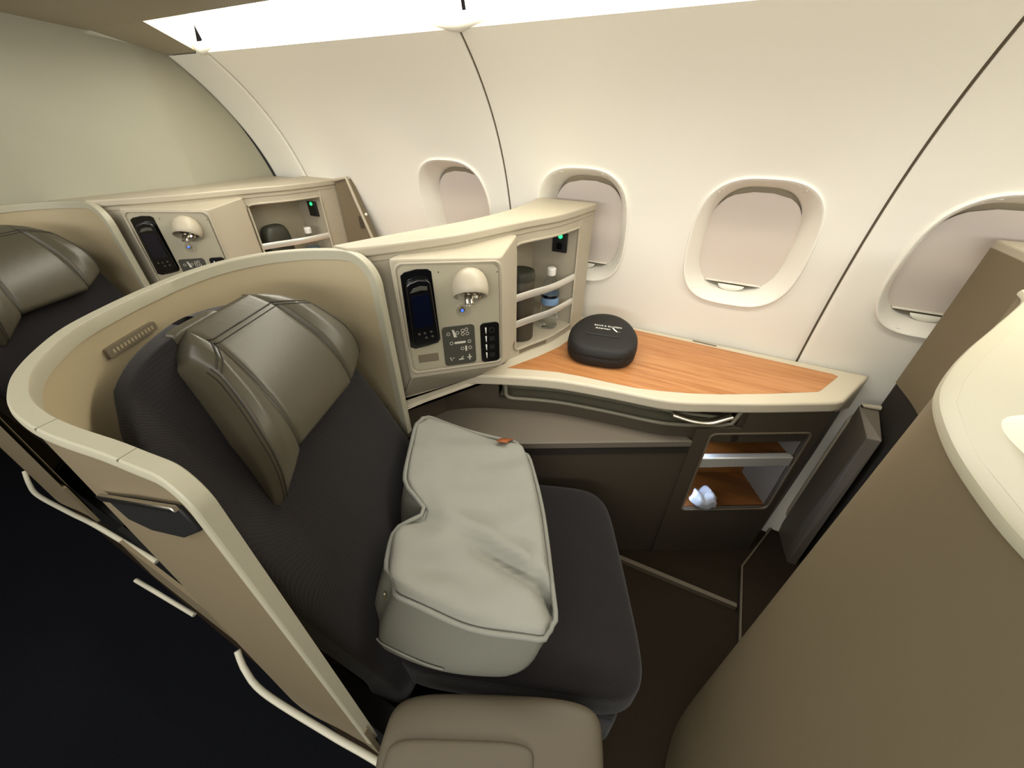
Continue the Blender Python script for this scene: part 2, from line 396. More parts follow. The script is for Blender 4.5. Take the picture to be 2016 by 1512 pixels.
def clip_cover(x, sx):
    NN = 20
    def f(i, j):
        t = -1 + 2 * i / (NN - 1); q = max(0, 1 - abs(t) ** 1.6); th = 2 * math.pi * j / 14
        return (sx * t, 0.004 + 0.020 * q * math.cos(th), 0.004 + 0.019 * q * math.sin(th) + 0.004 * abs(t))
    o = grid('joint_cover', NN, 14, f, 'wall', None, close_v=True)
    o.location = (x, 1.093, 1.600)
    return o
o = clip_cover(-0.716, 0.098); props(o, 'lens-shaped cream cover clip over the sidewall seam in mid frame', 'clip', 'seam cover clips')
o = clip_cover(-1.80, 0.07); props(o, 'cream cover clip on the seam nearest the grey bulkhead', 'clip', 'seam cover clips')

# ------------------------------------------------------------------ privacy shells
SHELL = [(-.333, .058), (-.366, .056), (-.400, .052), (-.442, .047), (-.500, .038), (-.547, .034), (-.598, .036), (-.641, .046), (-.687, .064), (-.733, .094), (-.785, .141), (-.824, .202), (-.858, .272), (-.885, .35), (-.891, .43), (-.868, .503), (-.825, .558), (-.779, .590), (-.739, .607), (-.70, .615), (-.650, .622)]
def build_shell(pts, rz0, rz1, zb0, zb1, label, zlow=.34, zt=1.172, group=None, hz=0.009, org=10, wd=((0, .45, .62, 1), (.018, .020, .021, .022))):
    root = empty('privacy_shell', (pts[org][0], pts[org][1], 0), label=label, cat='seat shell', group=group)
    ox, oy = pts[org]
    N = 240; c = smoothpts([(x, y, 0) for x, y in pts], N)
    S = [0.0]
    for a, b in zip(c, c[1:]): S.append(S[-1] + (b - a).length)
    LT = S[-1]
    def at(s, off=0.0):
        s = min(max(s, 0), LT); k = min(N - 2, int(s / LT * (N - 1))); t = s / LT * (N - 1) - k
        p = c[k].lerp(c[k + 1], t); k0, k1 = max(0, k - 2), min(N - 1, k + 3); d = (c[k1] - c[k0]).normalized()
        nrm = Vector((-d.y, d.x, 0))          # left of travel
        return p + nrm * off, nrm
    p, nn = at(LT * 0.5); cen = Vector((sum(q.x for q in c) / N, sum(q.y for q in c) / N, 0))
    sg = 1 if (cen - p).dot(nn) > 0 else -1   # +1: left of travel is inside
    def WD(s): return float(np.interp(s / LT, wd[0], wd[1]))
    def ztop(s):
        z = zt
        if s < rz0: z = min(z, zt - rz0 + math.sqrt(max(0, rz0 ** 2 - (rz0 - s) ** 2)))
        if LT - s < rz1: z = min(z, zt - rz1 + math.sqrt(max(0, rz1 ** 2 - (rz1 - (LT - s)) ** 2)))
        return z
    # rim path
    path = []
    if rz0 > 0:
        for k in range(14): path.append((0.0, zb0 + (zt - rz0 - zb0) * k / 14))
        for k in range(14): a = R(90 * k / 14); path.append((rz0 * (1 - math.cos(a)), zt - rz0 + rz0 * math.sin(a)))
    s0, s1 = rz0, LT - rz1
    for k in range(150): path.append((s0 + (s1 - s0) * k / 149, zt))
    if rz1 > 0:
        for k in range(1, 15): a = R(90 * k / 14); path.append((LT - rz1 + rz1 * math.sin(a), zt - rz1 + rz1 * math.cos(a)))
        for k in range(1, 15): path.append((LT, zt - rz1 + (zb1 - zt + rz1) * k / 14))
    cs = [(-.5, -.010), (-.5, -.006), (-.44, -.0015), (-.34, 0), (.44, 0), (.5, -.002), (.5, -.020), (.30, -.021), (.25, -.012)]
    P3 = []
    for s, z in path:
        q, nr = at(s, sg * WD(s) / 2); P3.append((Vector((q.x, q.y, z)), nr * sg))
    vs = []
    for i, (q, wv) in enumerate(P3):
        t = (P3[min(i + 1, len(P3) - 1)][0] - P3[max(i - 1, 0)][0]).normalized()
        up = t.cross(wv).normalized()
        up = up if sg * 1 < 0 else up
        if i == 0: ref = None
        # 'up' must point away from the sheet: upward on the top, outwards past the ends
        s = path[i][0]; away = Vector((0, 0, 1)) if 0.3 * LT < s < 0.7 * LT else None
        vs.append((q, wv, up))
    mid = vs[len(vs) // 2]; flip = -1 if mid[2].z < 0 else 1
    V = []
    for (q, wv, up), (s, _z) in zip(vs, path):
        W = WD(s)
        for a, b in cs: V.append(q + wv * (a * W) + up * flip * b - Vector((ox, oy, 0)))
    n = len(cs); L = len(vs)
    F = [(i * n + q, (i + 1) * n + q, (i + 1) * n + (q + 1) % n, i * n + (q + 1) % n) for i in range(L - 1) for q in range(n)] + [tuple(range(n))[::-1], tuple(range((L - 1) * n, L * n))]
    obj('rim', V, F, 'shell', root, angle=32)
    # liner and outer skin
    ss = sorted(set([0.006 + rz0 * (1 - math.cos(R(90 * k / 16))) for k in range(17)] + [LT - 0.006 - rz1 * (1 - math.cos(R(90 * k / 16))) for k in range(17)] + list(np.linspace(rz0, LT - rz1, 90))))
    NZ = 24
    for nm, off, m in (('inner_liner', 1, 'liner'), ('outer_panel', 0, 'outer')):
        def f(i, j):
            s = ss[i]; q, _ = at(s, sg * ((WD(s) - 0.003) if off else 0.004)); z1 = ztop(s) - hz; u = s / LT
            zb = zlow if nm == 'outer_panel' and u < 0.8 else (0.36 if nm == 'inner_liner' else zb1)
            if nm == 'inner_liner' and u > 0.8: zb = zb1
            return (q.x - ox, q.y - oy, zb + (z1 - zb) * j / (NZ - 1))
        grid(nm, len(ss), NZ, f, m, root, angle=60)
    # joint lines across the rim
    for jx, jy in ([] if rz1 == 0 else [(-.53, .035), (-.412, .051), (-.862, .51)]):
        jx += pts[0][0] + .333
        k = min(range(240), key=lambda k: (c[k] - Vector((jx, jy, 0))).length); s_ = LT * k / 239; W = WD(s_)
        q, nr = at(s_, sg * W / 2)
        fr = Frame((q.x - ox, q.y - oy, zt), nr, Vector((0, 0, 1)), up=nr.cross(Vector((0, 0, 1))))
        plate('rim_joint', fr, [(-W * .46, -.0004), (W * .46, -.0004), (W * .46, .0004), (-W * .46, .0004)], -0.004, 0.0002, 'slot', root)
    return root, at, LT, sg

shell, at1, LT1, sg1 = build_shell(SHELL, 0.038, 0.075, 0.42, 0.655, 'curved cream-rimmed privacy shell around the middle seat with the grey bag', group='seat privacy shells')
ox, oy = SHELL[10]
# aisle-side latch on the outer skin
fr = Frame((-0.44 - ox, 0.0475 - oy, 0), (.144, .019, 0), (.13, -.99, 0))
plate('latch', fr, [(-.070, 1.084), (.076, 1.130), (.085, 1.100), (.040, 1.066), (-.020, 1.048), (-.058, 1.050)], -0.004, 0.002, 'mblack', shell, bevel=0.002)
plate('latch_trim', fr, [(-.072, 1.089), (.076, 1.135), (.079, 1.130), (-.068, 1.082)], 0.001, 0.006, 'chrome', shell, bevel=0.001)
# placard on the liner
best = min(range(200), key=lambda k: (at1(LT1 * k / 199, sg1 * .024)[0] - Vector((-.793, .213, 0))).length)
q_, n_ = at1(LT1 * best / 199, sg1 * .0215); n_ = n_ * sg1
fr = Frame((q_.x - ox, q_.y - oy, 1.118), (n_.y, -n_.x, 0), n_)
plate('placard', fr, rrect(.100, .015, .003), -0.012, 0.0030, 'greylabel', shell)
for k in range(12):
    plate('placard_mark', fr, [(-.042 + .0072 * k, -.003), (-.0385 + .0072 * k, -.003), (-.0385 + .0072 * k, .003), (-.042 + .0072 * k, .003)], 0.003, 0.0034, 'liner', shell)
# cream sill trim low on the aisle side, side panel above it and dark base under it
def add_sill(sh, dx, o_, x0=-1.5):
    a, b = o_
    sp = smoothpts([(-.745 + dx, .040, .385), (-.715 + dx, .026, .355), (-.64 + dx, .018, .34), (-.45 + dx, .036, .34), (-.31 + dx, .052, .34), (-.005 + dx, .075, .34)], 40)
    tube('sill_trim', [p - Vector((a, b, 0)) for p in sp], 0.007, 'sill', sh, rz=0.005)
    prism('lower_side_panel', [(x0 + dx - a, .048 - b), (-.33 + dx - a, .060 - b), (-.33 + dx - a, .068 - b), (x0 + dx - a, .056 - b)], .335, .50, 'outer', sh)
    prism('dark_base', [(-1.45 + dx - a, .075 - b), (.0 + dx - a, .095 - b), (.0 + dx - a, .14 - b), (-1.45 + dx - a, .12 - b)], .0, .335, 'mblack', sh)
add_sill(shell, 0, (ox, oy), -1.18)
tube('sill_trim', [(-1.28 - ox, .020 - oy, .27), (-1.02 - ox, .044 - oy, .27)], .006, 'sill', shell, rz=.005)

# ------------------------------------------------------------------ side console
FC = [(-.716, .596), (-.700, .612), (-.636, .701), (-.570, .812), (-.509, .964), (-.474, 1.05), (-.432, 1.139), (-.406, 1.244), (-.384, 1.366)]
BC = [(-.604, 1.374), (-.591, 1.25), (-.596, 1.12), (-.625, .98), (-.670, .85), (-.715, .74), (-.752, .64), (-.765, .600)]
fc = [(p.x, p.y) for p in smoothpts([(x, y, 0) for x, y in FC], 40)]
bc = [(p.x, p.y) for p in smoothpts([(x, y, 0) for x, y in BC], 30)]
def fcx(y):  return float(np.interp(y, [p[1] for p in fc], [p[0] for p in fc]))
def bcx(y):  return float(np.interp(y, [p[1] for p in bc][::-1], [p[0] for p in bc][::-1]))
def inset(poly, d):
    n = len(poly); out = []
    A = sum(poly[i][0] * poly[(i + 1) % n][1] - poly[(i + 1) % n][0] * poly[i][1] for i in range(n)); s = 1 if A > 0 else -1
    for i in range(n):
        a, b, c = Vector(poly[i - 1]), Vector(poly[i]), Vector(poly[(i + 1) % n])
        e1, e2 = (b - a), (c - b)
        if e1.length < 1e-6 or e2.length < 1e-6: out.append(tuple(b)); continue
        e1.normalize(); e2.normalize(); n1 = Vector((-e1.y, e1.x)) * s; n2 = Vector((-e2.y, e2.x)) * s
        m = (n1 + n2); m = m.normalized() if m.length > 1e-6 else n1
        out.append(tuple(b + m * (d / max(0.35, m.dot(n1)))))
    return out

def make_console(label, group, with_led=True):
    root = empty('side_console', (0, 0, 0), label=label, cat='seat console', group=group)
    top = fc + bc
    # top board with lip
    prism('top_board', top, 1.153, 1.176, 'console', root, bevel=0.005, seg=3)
    prism('top_lip', inset(top, 0.006), 1.140, 1.154, 'niche', root, bevel=0.001)
    # solid body left of the niche
    ys = list(np.linspace(.612, 0.998, 22))
    body = [(fcx(y) - .010, y) for y in ys] + [(bcx(y) + .008, y) for y in ys[::-1]]
    prism('body', body, 0.735, 1.142, 'console', root, bevel=0.002)
    # end post at the window
    ys = list(np.linspace(1.275, 1.366, 6))
    prism('end_post', [(fcx(y) - .008, y) for y in ys] + [(bcx(y) + .008, y) for y in ys[::-1]], 0.735, 1.142, 'console', root, bevel=0.002)
    # niche: back wall, floor, head
    ys = list(np.linspace(0.990, 1.285, 14))
    prism('niche_back', [(bcx(y) + .020, y) for y in ys] + [(bcx(y) + .006, y) for y in ys[::-1]], 0.735, 1.142, 'niche', root)
    prism('niche_floor', [(fcx(y) - .010, y) for y in ys] + [(bcx(y) + .010, y) for y in ys[::-1]], 0.735, 0.772, 'console', root, bevel=0.002)
    prism('niche_head', [(fcx(y) - .010, y) for y in ys] + [(fcx(y) - .024, y) for y in ys[::-1]], 1.112, 1.142, 'console', root, bevel=0.002)
    # raised frame around the niche
    outl = []
    y0, y1, z0, z1, t = 0.998, 1.272, 0.768, 1.116, 0.006
    fr_pts = [(y0, z0 + 0.01), (y0, z1 - 0.015), (y0 + .004, z1 - .004), (y0 + 0.015, z1)] + [(y, z1 + 0.004 * 0) for y in np.linspace(y0 + .02, y1 - .006, 12)] + [(y1, z1 - 0.006), (y1, z0 + 0.006)] + [(y, z0) for y in np.linspace(y1 - .006, y0 + .02, 12)] + [(y0 + .01, z0)]
    tube('niche_frame', [(fcx(y) - .007, y, z) for y, z in fr_pts], 0.0045, 'console', root, closed=True, n=8)
    for z in (0.951, 0.862):
        yy = np.linspace(y0 - .002, y1 + .002, 20)
        grid('niche_rail', 20, 8, lambda i, j, z=z: (fcx(yy[i]) - .009 + .003 * math.cos(R(45 * j)), yy[i], z + .0125 * math.sin(R(45 * j))), 'rail', root, close_v=True)
    # little nameplate under the niche
    ys = list(np.linspace(1.02, 1.13, 5))
    prism('niche_placard', [(fcx(y) - .0085, y) for y in ys] + [(fcx(y) - .012, y) for y in ys[::-1]], .748, .760, 'greylabel', root)
    # power socket on the niche side wall
    so = box('power_socket', (-.470, 1.268, 1.060), (.052, .010, .062), 'mblack', root, bevel=0.002)
    lathe('socket_led', [(.007, 0), (.007, .002), (.004, .004)], (-.468, 1.263, 1.082), 'green', so, axis=(0, -1, 0), n=16)
    plate('socket_opening', Frame((-.470, 1.2628, 1.050), (1, 0, 0), (0, -1, 0)), rrect(.020, .022, .003), -.001, .0006, 'black', so)
    # control bump-out
    bump = [(-.650, .652), (-.644, .644), (-.470, .806), (-.457, .822), (-.458, .840), (-.492, .985), (-.60, .985), (-.66, .80)]
    n = len(bump); zt = [1.150, 1.150, 1.135, 1.132, 1.134, 1.146, 1.150, 1.150]
    vs = [(x, y, 0.822) for x, y in bump] + [(bump[i][0], bump[i][1], zt[i]) for i in range(n)]
    bp = obj('control_housing', vs, [tuple(range(n))[::-1], tuple(range(n, 2 * n))] + [(i, (i + 1) % n, n + (i + 1) % n, n + i) for i in range(n)], 'console', root, bevel=0.012, seg=4)
    # wedge that fairs the housing down into the table edge
    vs = [(-.645, .650, .825), (-.470, .812, .825), (-.505, .95, .825), (-.66, .80, .825), (-.690, .640, .742), (-.560, .830, .742), (-.52, .95, .742), (-.66, .80, .742)]
    obj('housing_base', vs, [(0, 1, 2, 3), (4, 5, 6, 7)] + [(i, (i + 1) % 4, 4 + (i + 1) % 4, 4 + i) for i in range(4)], 'console', root, bevel=0.004)
    e = Vector((.185, .172, 0)).normalized(); nn = Vector((e.y, -e.x, 0))
    F = Frame((-.640, .650, 0), e, nn)
    pn = []
    W_, H0, H1 = 0.247, 0.841, 1.139
    pn = [(a + .1275, b + .990) for a, b in rrect(W_, .290, .018)]
    pn = [(a, b + (.004 * (1 - ((a - .11) / .13) ** 2) - (.012 * a / .25)) * (1 if b > .99 else 0)) for a, b in pn]
    inn = [(.1275 + (a - .1275) * .965, .990 + (b - .990) * .97) for a, b in pn]
    cp = plate('control_panel', F, inn, .000, .0040, 'panel', root, bevel=0.001)
    ring('panel_surround', F, [(.1275 + (a - .1275) * 1.045, .990 + (b - .990) * 1.035) for a, b in pn], pn, 0, .0065, 'console', root, bevel=0.003, seg=3)
    for a, b in ((.100, 1.112), (.243, 1.100), (.243, .862)):
        lathe('screw', [(.002, 0), (.002, .0006)], F(a, b, .004), 'gap', cp, axis=nn, n=12)
    # reading lamp
    ax = (nn * 0.62 + Vector((0, 0, -1)) * .80 + e * -.10).normalized()
    lc = F(.171, 1.070, .016)
    lamp = lathe('reading_lamp', [(.001, -.050), (.014, -.0485), (.026, -.043), (.036, -.033), (.0425, -.019), (.045, -.004), (.0445, .010), (.0425, .020), (.0405, .0215), (.0385, .020), (.0375, .012), (.034, .004), (.020, .002), (.001, .002)], lc, 'console', root, axis=ax, n=44, angle=60)
    lathe('lamp_socket', [(.030, .002), (.029, .008), (.022, .015), (.014, .018), (.010, .019)], lc, 'chrome', lamp, axis=ax)
    lathe('lamp_nozzle', [(.0105, .014), (.0115, .020), (.0115, .040), (.0100, .041), (.009, .034)], lc - e * .004, 'chrome', lamp, axis=ax)
    lathe('lamp_lens', [(.0088, .030), (.0088, .0365)], lc - e * .004, 'handle', lamp, axis=ax, n=16)
    lathe('lamp_ball', [(.001, .016), (.008, .018), (.011, .023), (.008, .029), (.001, .031)], lc + e * .016, 'chrome', lamp, axis=ax, n=20)
    lathe('jack_ring', [(.022, .0), (.022, .0006), (.019, .001), (.018, -.0005)], F(.153, 1.008, .004), 'panel', cp, axis=nn, n=28)
    bt = lathe('indicator', [(.009, .0), (.009, .002), (.007, .005), (.003, .0055)], F(.149, 1.012, .004), 'chrome', cp, axis=nn, n=20)
    lathe('indicator_light', [(.0035, .0), (.0035, .0016)], F(.149, 1.011, .0092), 'blue', bt, axis=nn, n=12)
    # keypad with its pictograms
    kp = plate('seat_keypad', F, shift(rrect(.086, .118, .010), .135, .909), .001, .0055, 'pad', cp, bevel=0.001)
    def mark(poly): plate('keypad_icon', F, poly, .0055, .0062, 'icon', kp)
    mark([(.118, .958), (.123, .958), (.130, .936), (.122, .936)])
    mark(shift(rrect(.030, .006, .002), .137, .919)); mark(shift(rrect(.005, .016, .002), .152, .899))
    for a, b in ((.108, .947), (.132, .948), (.114, .919), (.162, .919), (.142, .900), (.163, .900), (.146, .953), (.156, .955), (.146, .943), (.158, .943)):
        o = [(a + .0048 * math.cos(R(30 * k)), b + .0048 * math.sin(R(30 * k))) for k in range(12)]
        i_ = [(a + .0036 * math.cos(R(30 * k)), b + .0036 * math.sin(R(30 * k))) for k in range(12)]
        ring('keypad_icon', F, o, i_, .0055, .0062, 'icon', kp)
    for a, k in ((.112, 0), (.137, 1), (.160, 2)):
        mark([(a - .006, .876), (a - .004, .877), (a, .866), (a - .002, .865)] if k == 0 else [(a - .007, .868), (a + .007, .869), (a + .007, .866), (a - .007, .865)] if k == 1 else [(a - .006, .869), (a + .006, .869), (a + .006, .872), (a - .006, .872)])
        mark([(a + .001, .871), (a + .006, .873), (a + .006, .875), (a + .001, .873)] if k == 0 else [(a - .001, .870), (a + .005, .877), (a + .006, .875), (a, .869)] if k == 1 else [(a - .0015, .862), (a + .0015, .862), (a + .0015, .880), (a - .0015, .880)])
    jp = plate('headset_jack_panel', F, shift(rrect(.052, .121, .011), .219, .906), .001, .0052, 'black', cp, bevel=0.001)
    for k in range(4):
        b = .944 - .0255 * k
        if k: plate('jack_socket', F, shift(rrect(.015, .013, .002), .224, b), .005, .0066, 'mblack', jp)
        else: ring('jack_socket', F, [(.224 + .0085 * math.cos(R(20 * q)), b + .0085 * math.sin(R(20 * q))) for q in range(18)], [(.224 + .0055 * math.cos(R(20 * q)), b + .0055 * math.sin(R(20 * q))) for q in range(18)], .004, .0070, 'mblack', jp)
        plate('jack_mark', F, [(.206, b + .009), (.210, b + .009), (.209, b - .009), (.2078, b - .009)], .0052, .0060, 'white', jp)
    plate('panel_placard', F, shift(rrect(.053, .024, .002), .050, .884), .003, .0046, 'greylabel', cp)
    # handset cradle
    hd = [(.008, .922), (.012, 1.112), (.022, 1.119), (.05, 1.124), (.076, 1.122), (.084, 1.116), (.087, .936), (.080, .926), (.05, .920), (.020, .916)]
    plate('handset_cradle', F, hd, .001, .0048, 'black', cp, bevel=0.001)
    # ---------------- tabletop
    tab = [(-.700, .612), (-.716, .680), (-.690, .735), (-.640, .790), (-.574, .839), (-.473, .885), (-.322, .938), (-.166, .966), (-.019, .985), (.060, 1.010), (.115, 1.037), (.247, 1.101), (.432, 1.203), (.452, 1.222), (.545, 1.415)]
    tb = [(p.x, p.y) for p in smoothpts([(x, y, 0) for x, y in tab[:13]], 60)] + tab[13:] + [(-.40, 1.415), (-.52, 1.37), (-.52, .95), (-.66, .70)]
    tt = prism('tabletop', tb, .704, .742, 'tabletrim', root, bevel=0.008, seg=4)
    wd = [(-.494, .928), (-.42, .955), (-.34, .981), (-.26, .993), (-.178, 1.000), (-.10, 1.008), (-.03, 1.027), (.05, 1.055), (.132, 1.092), (.26, 1.162), (.387, 1.238), (.398, 1.252), (.455, 1.365), (.44, 1.374), (.082, 1.384), (-.361, 1.392), (-.366, 1.30), (-.376, 1.23), (-.396, 1.132), (-.437, 1.035)]
    prism('wood_inlay', wd, .738, .7428, 'wood', tt)
    prism('back_placard', [(.02, 1.397), (.10, 1.393), (.10, 1.403), (.02, 1.407)], .738, .7427, 'greylabel', tt)
    # ---------------- lower cabinet
    near = [p for p in tb[:60]]
    cab = empty('lower_cabinet', (0, 0, 0)); cab.parent = root
    L0, LD = Vector((.10, 1.02)), Vector((.59, .32)).normalized()
    def lp_(x, off=0.0): y = L0.y + (x - L0.x) * LD.y / LD.x; return (x - LD.y * off, y + LD.x * off)   # off>0 : into the cabinet
    # apron following the table edge, from the ledge to the table, with the pocket cut into it
    ap = inset(tb, 0.012)[:60]; ap = [p for p in ap if p[0] > -.705]
    def seg(x0, x1): return [p for p in ap if x0 <= p[0] <= x1]
    def apron(name, x0, x1, z0, z1, th, m, off=0.0):
        s = seg(x0, x1); b = [(x - .3 * th, y + th) for x, y in s]
        s = [(x - .3 * off, y + off) for x, y in s]; b = [(x - .3 * off, y + off) for x, y in b]
        return prism(name, s + b[::-1], z0, z1, m, cab)
    apron('apron', -.71, -.485, .58, .706, .012, 'cab'); apron('apron', -.51, .225, .58, .648, .012, 'cab'); apron('apron', .19, .46, .58, .706, .012, 'cab')
    prism('apron_end', [(-.745, .640), (-.700, .628), (-.705, .690), (-.672, .748), (-.655, .790), (-.70, .80)], .58, .706, 'cab', cab)
    apron('pocket_back', -.51, .22, .60, .706, .010, 'slotin', off=.055)
    apron('pocket_floor', -.51, .22, .640, .648, .060, 'slotin')
    s = seg(-.492, .198); sl = [(s[0][0], s[0][1], .704), (s[0][0], s[0][1], .662), (s[0][0] + .008, s[0][1] + .002, .652)] + [(x, y, .648) for x, y in s[1:-1]] + [(s[-1][0] + .006, s[-1][1] + .003, .656), (s[-1][0] + .018, s[-1][1] + .008, .704)]
    tube('pocket_frame', sl, .0065, 'slot', cab, n=8)
    # things built into the pocket: folded table arm and its bright hinge
    fa = [(p[0], p[1]) for p in seg(-.05, .17)]
    tube('table_arm', [(x - .004, y + .018, .690 - .03 * k / len(fa)) for k, (x, y) in enumerate(fa)], .006, 'slot', cab, n=8)
    tube('table_hinge', [(p.x, p.y, p.z) for p in smoothpts([(.02, 1.000, .692), (.08, 1.022, .674), (.13, 1.050, .668), (.178, 1.082, .684)], 16)], .014, 'chrome', cab, n=10, rz=.006)
    # ledge: flat surface between apron and the lower panel line
    lo = [lp_(x) for x in (.10, -.1, -.3, -.5, -.64)]
    ld = [(x, y + .006) for x, y in seg(-.70, .085)] + lo
    prism('ledge', ld, .575, .600, 'ledge', cab, bevel=0.003)
    # lower panel below the ledge
    prism('side_panel', [lp_(-.70, .012), lp_(.118, .012), lp_(.118, .03), lp_(-.70, .03)], 0, .585, 'cab', cab)
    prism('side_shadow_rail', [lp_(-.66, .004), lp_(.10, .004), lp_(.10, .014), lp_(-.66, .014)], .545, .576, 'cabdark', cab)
    # front cabinet with the two-level niche
    x0, x1 = .10, .442
    cx0, cx1, cz0, cz1 = .146, .415, .262, .622
    d = 0.014
    G = Frame((lp_(x0, .004)[0], lp_(x0, .004)[1], 0), (LD.x, LD.y, 0), (LD.y, -LD.x, 0))
    k = 1 / LD.x; A = lambda x: (x - x0) * k
    for a0, a1, b0, b1 in ((A(x0), A(cx0), 0.0, .645), (A(cx1), A(x1), 0.0, .706), (A(cx0), A(.222), cz1, .645), (A(.222), A(cx1), cz1, .706), (A(cx0), A(cx1), 0.0, cz0)):
        plate('front_panel', G, [(a0, b0), (a1, b0), (a1, b1), (a0, b1)], -.016, 0, 'cab', cab)
    D = -.17
    def nb(a0, a1, b0, b1, d0, d1, m, name='niche_wall', **kk): return plate(name, G, [(a0, b0), (a1, b0), (a1, b1), (a0, b1)], d0, d1, m, cab, **kk)
    nb(A(cx0) - .01, A(cx1) + .01, cz0 - .01, cz1 + .01, D - .01, D, 'amber', 'niche_rear')
    nb(A(cx0) - .008, A(cx0), cz0, cz1, D, -.010, 'amber'); nb(A(cx1), A(cx1) + .008, cz0, cz1, D, -.010, 'ledge', 'niche_end')
    nb(A(cx0), A(cx1), cz0 - .008, cz0, D, -.010, 'amber'); nb(A(cx0), A(cx1), cz1, cz1 + .008, D, -.010, 'amber')
    nb(A(cx0), A(cx1), .470, .512, -.030, -.006, 'rail', 'shelf_edge', bevel=.004)
    nb(A(cx0), A(cx1), .490, .500, D, -.030, 'amber', 'shelf')
    ring('niche_trim', G, [(A(.2805) + a, .442 + b) for a, b in rrect(A(cx1) - A(cx0) + .012, cz1 - cz0 + .012, .020)], [(A(.2805) + a, .442 + b) for a, b in rrect(A(cx1) - A(cx0), cz1 - cz0, .016)], -.004, .003, 'kick', cab, bevel=.001)
    if with_led:
        nb(A(cx0) + .0005, A(cx0) + .0035, .29, .455, -.034, -.020, 'led', 'niche_lamp')
        nb(A(cx0) + .0005, A(cx0) + .0035, .52, .60, -.034, -.020, 'led', 'niche_lamp')
    # end skirt at the forward side of the table
    q0, q1 = (.446, 1.222), (.538, 1.405)
    en = Vector((q1[0] - q0[0], q1[1] - q0[1], 0)).normalized()
    E_ = Frame((q0[0], q0[1], 0), en, (en.y, -en.x, 0)); ll = math.hypot(q1[0] - q0[0], q1[1] - q0[1])
    plate('end_skirt', E_, [(0, .700), (ll, .62), (ll, .735), (0, .735)], -.010, .002, 'console', root)
    plate('end_panel', E_, [(0, 0), (ll, 0), (ll, .70), (0, .70)], -.02, -.012, 'cab', cab)
    # rear skin (seen behind the shell ahead) and dark sheet standing in for the shaded void below it
    zs = .758
    prism('rear_skin', [(x, y) for x, y in bc if y > .62] + [(x + .006, y) for x, y in bc[::-1] if y > .62], zs, 1.156, 'outer', root)
    prism('rear_shade_sheet', [(x + .003, y) for x, y in bc if y > .60] + [(x + .02, y) for x, y in bc[::-1] if y > .60], .0, zs + .004, 'cabdark', root)
    return root

console = make_console('cream side console with oak tabletop beside the grey bag', 'window-side seat consoles')

def make_handset(label, group):
    """stands alone: docked corded remote"""
    e = Vector((.185, .172, 0)).normalized(); nn = Vector((e.y, -e.x, 0))
    o = Vector((-.640, .650, 0)); F = Frame(o, e, nn)
    c = F(.049, 1.02, .004); root = empty('handset', c, label=label, cat='remote control', group=group)
    G = Frame((0, 0, 0), e, nn)
    bd = [(a, b) for a, b in [(-.031, -.086), (-.028, .070), (-.020, .078), (.001, .084), (.022, .081), (.029, .073), (.034, -.078), (.026, -.088), (.002, -.093), (-.022, -.092)]]
    plate('body', G, bd, .001, .014, 'black', root, bevel=.004, seg=3)
    plate('top_curve', G, [(-.022, .052), (-.012, .064), (.004, .068), (.020, .066), (.020, .056), (.004, .057), (-.010, .054)], .0138, .0155, 'pad', root, bevel=.001)
    plate('screen', G, [(-.022, -.040), (-.021, .044), (.022, .047), (.025, -.036)], .0138, .0146, 'screen', root)
    for a, b in ((.0, -.055), (.016, -.053), (-.014, -.056), (.002, -.068), (.018, -.066)):
        lathe('button', [(.0035, 0), (.0032, .001)], G(a, b, .0140), 'pad', root, axis=nn, n=12)
    return root
handset = make_handset('black handset docked in the console behind the oak tabletop', 'docked handsets')

# ------------------------------------------------------------------ seat
SA = R(20)
def seat_world(x, y, z):
    f = Vector((math.cos(SA), math.sin(SA), 0)); l = Vector((-math.sin(SA), math.cos(SA), 0))
    return Vector((-.192, .526, 0)) + f * x + l * y + Vector((0, 0, z))
def rounded_block(name, c, s, m, parent, p=5.0, fn=None, nu=48, nv=24, **k):
    """superellipsoid block, optionally deformed by fn(x,y,z)->(x,y,z)"""
    def f(i, j):
        th = 2 * math.pi * i / nu; ph = -math.pi / 2 + math.pi * j / (nv - 1)
        def sp(v, e): return math.copysign(abs(v) ** e, v)
        e = 2 / p
        x = sp(math.cos(ph), e) * sp(math.cos(th), e); y = sp(math.cos(ph), e) * sp(math.sin(th), e); z = sp(math.sin(ph), e)
        q = (c[0] + x * s[0] / 2, c[1] + y * s[1] / 2, c[2] + z * s[2] / 2)
        return fn(*q) if fn else q
    return grid(name, nu, nv, f, m, parent, close_u=True, angle=80, **k)

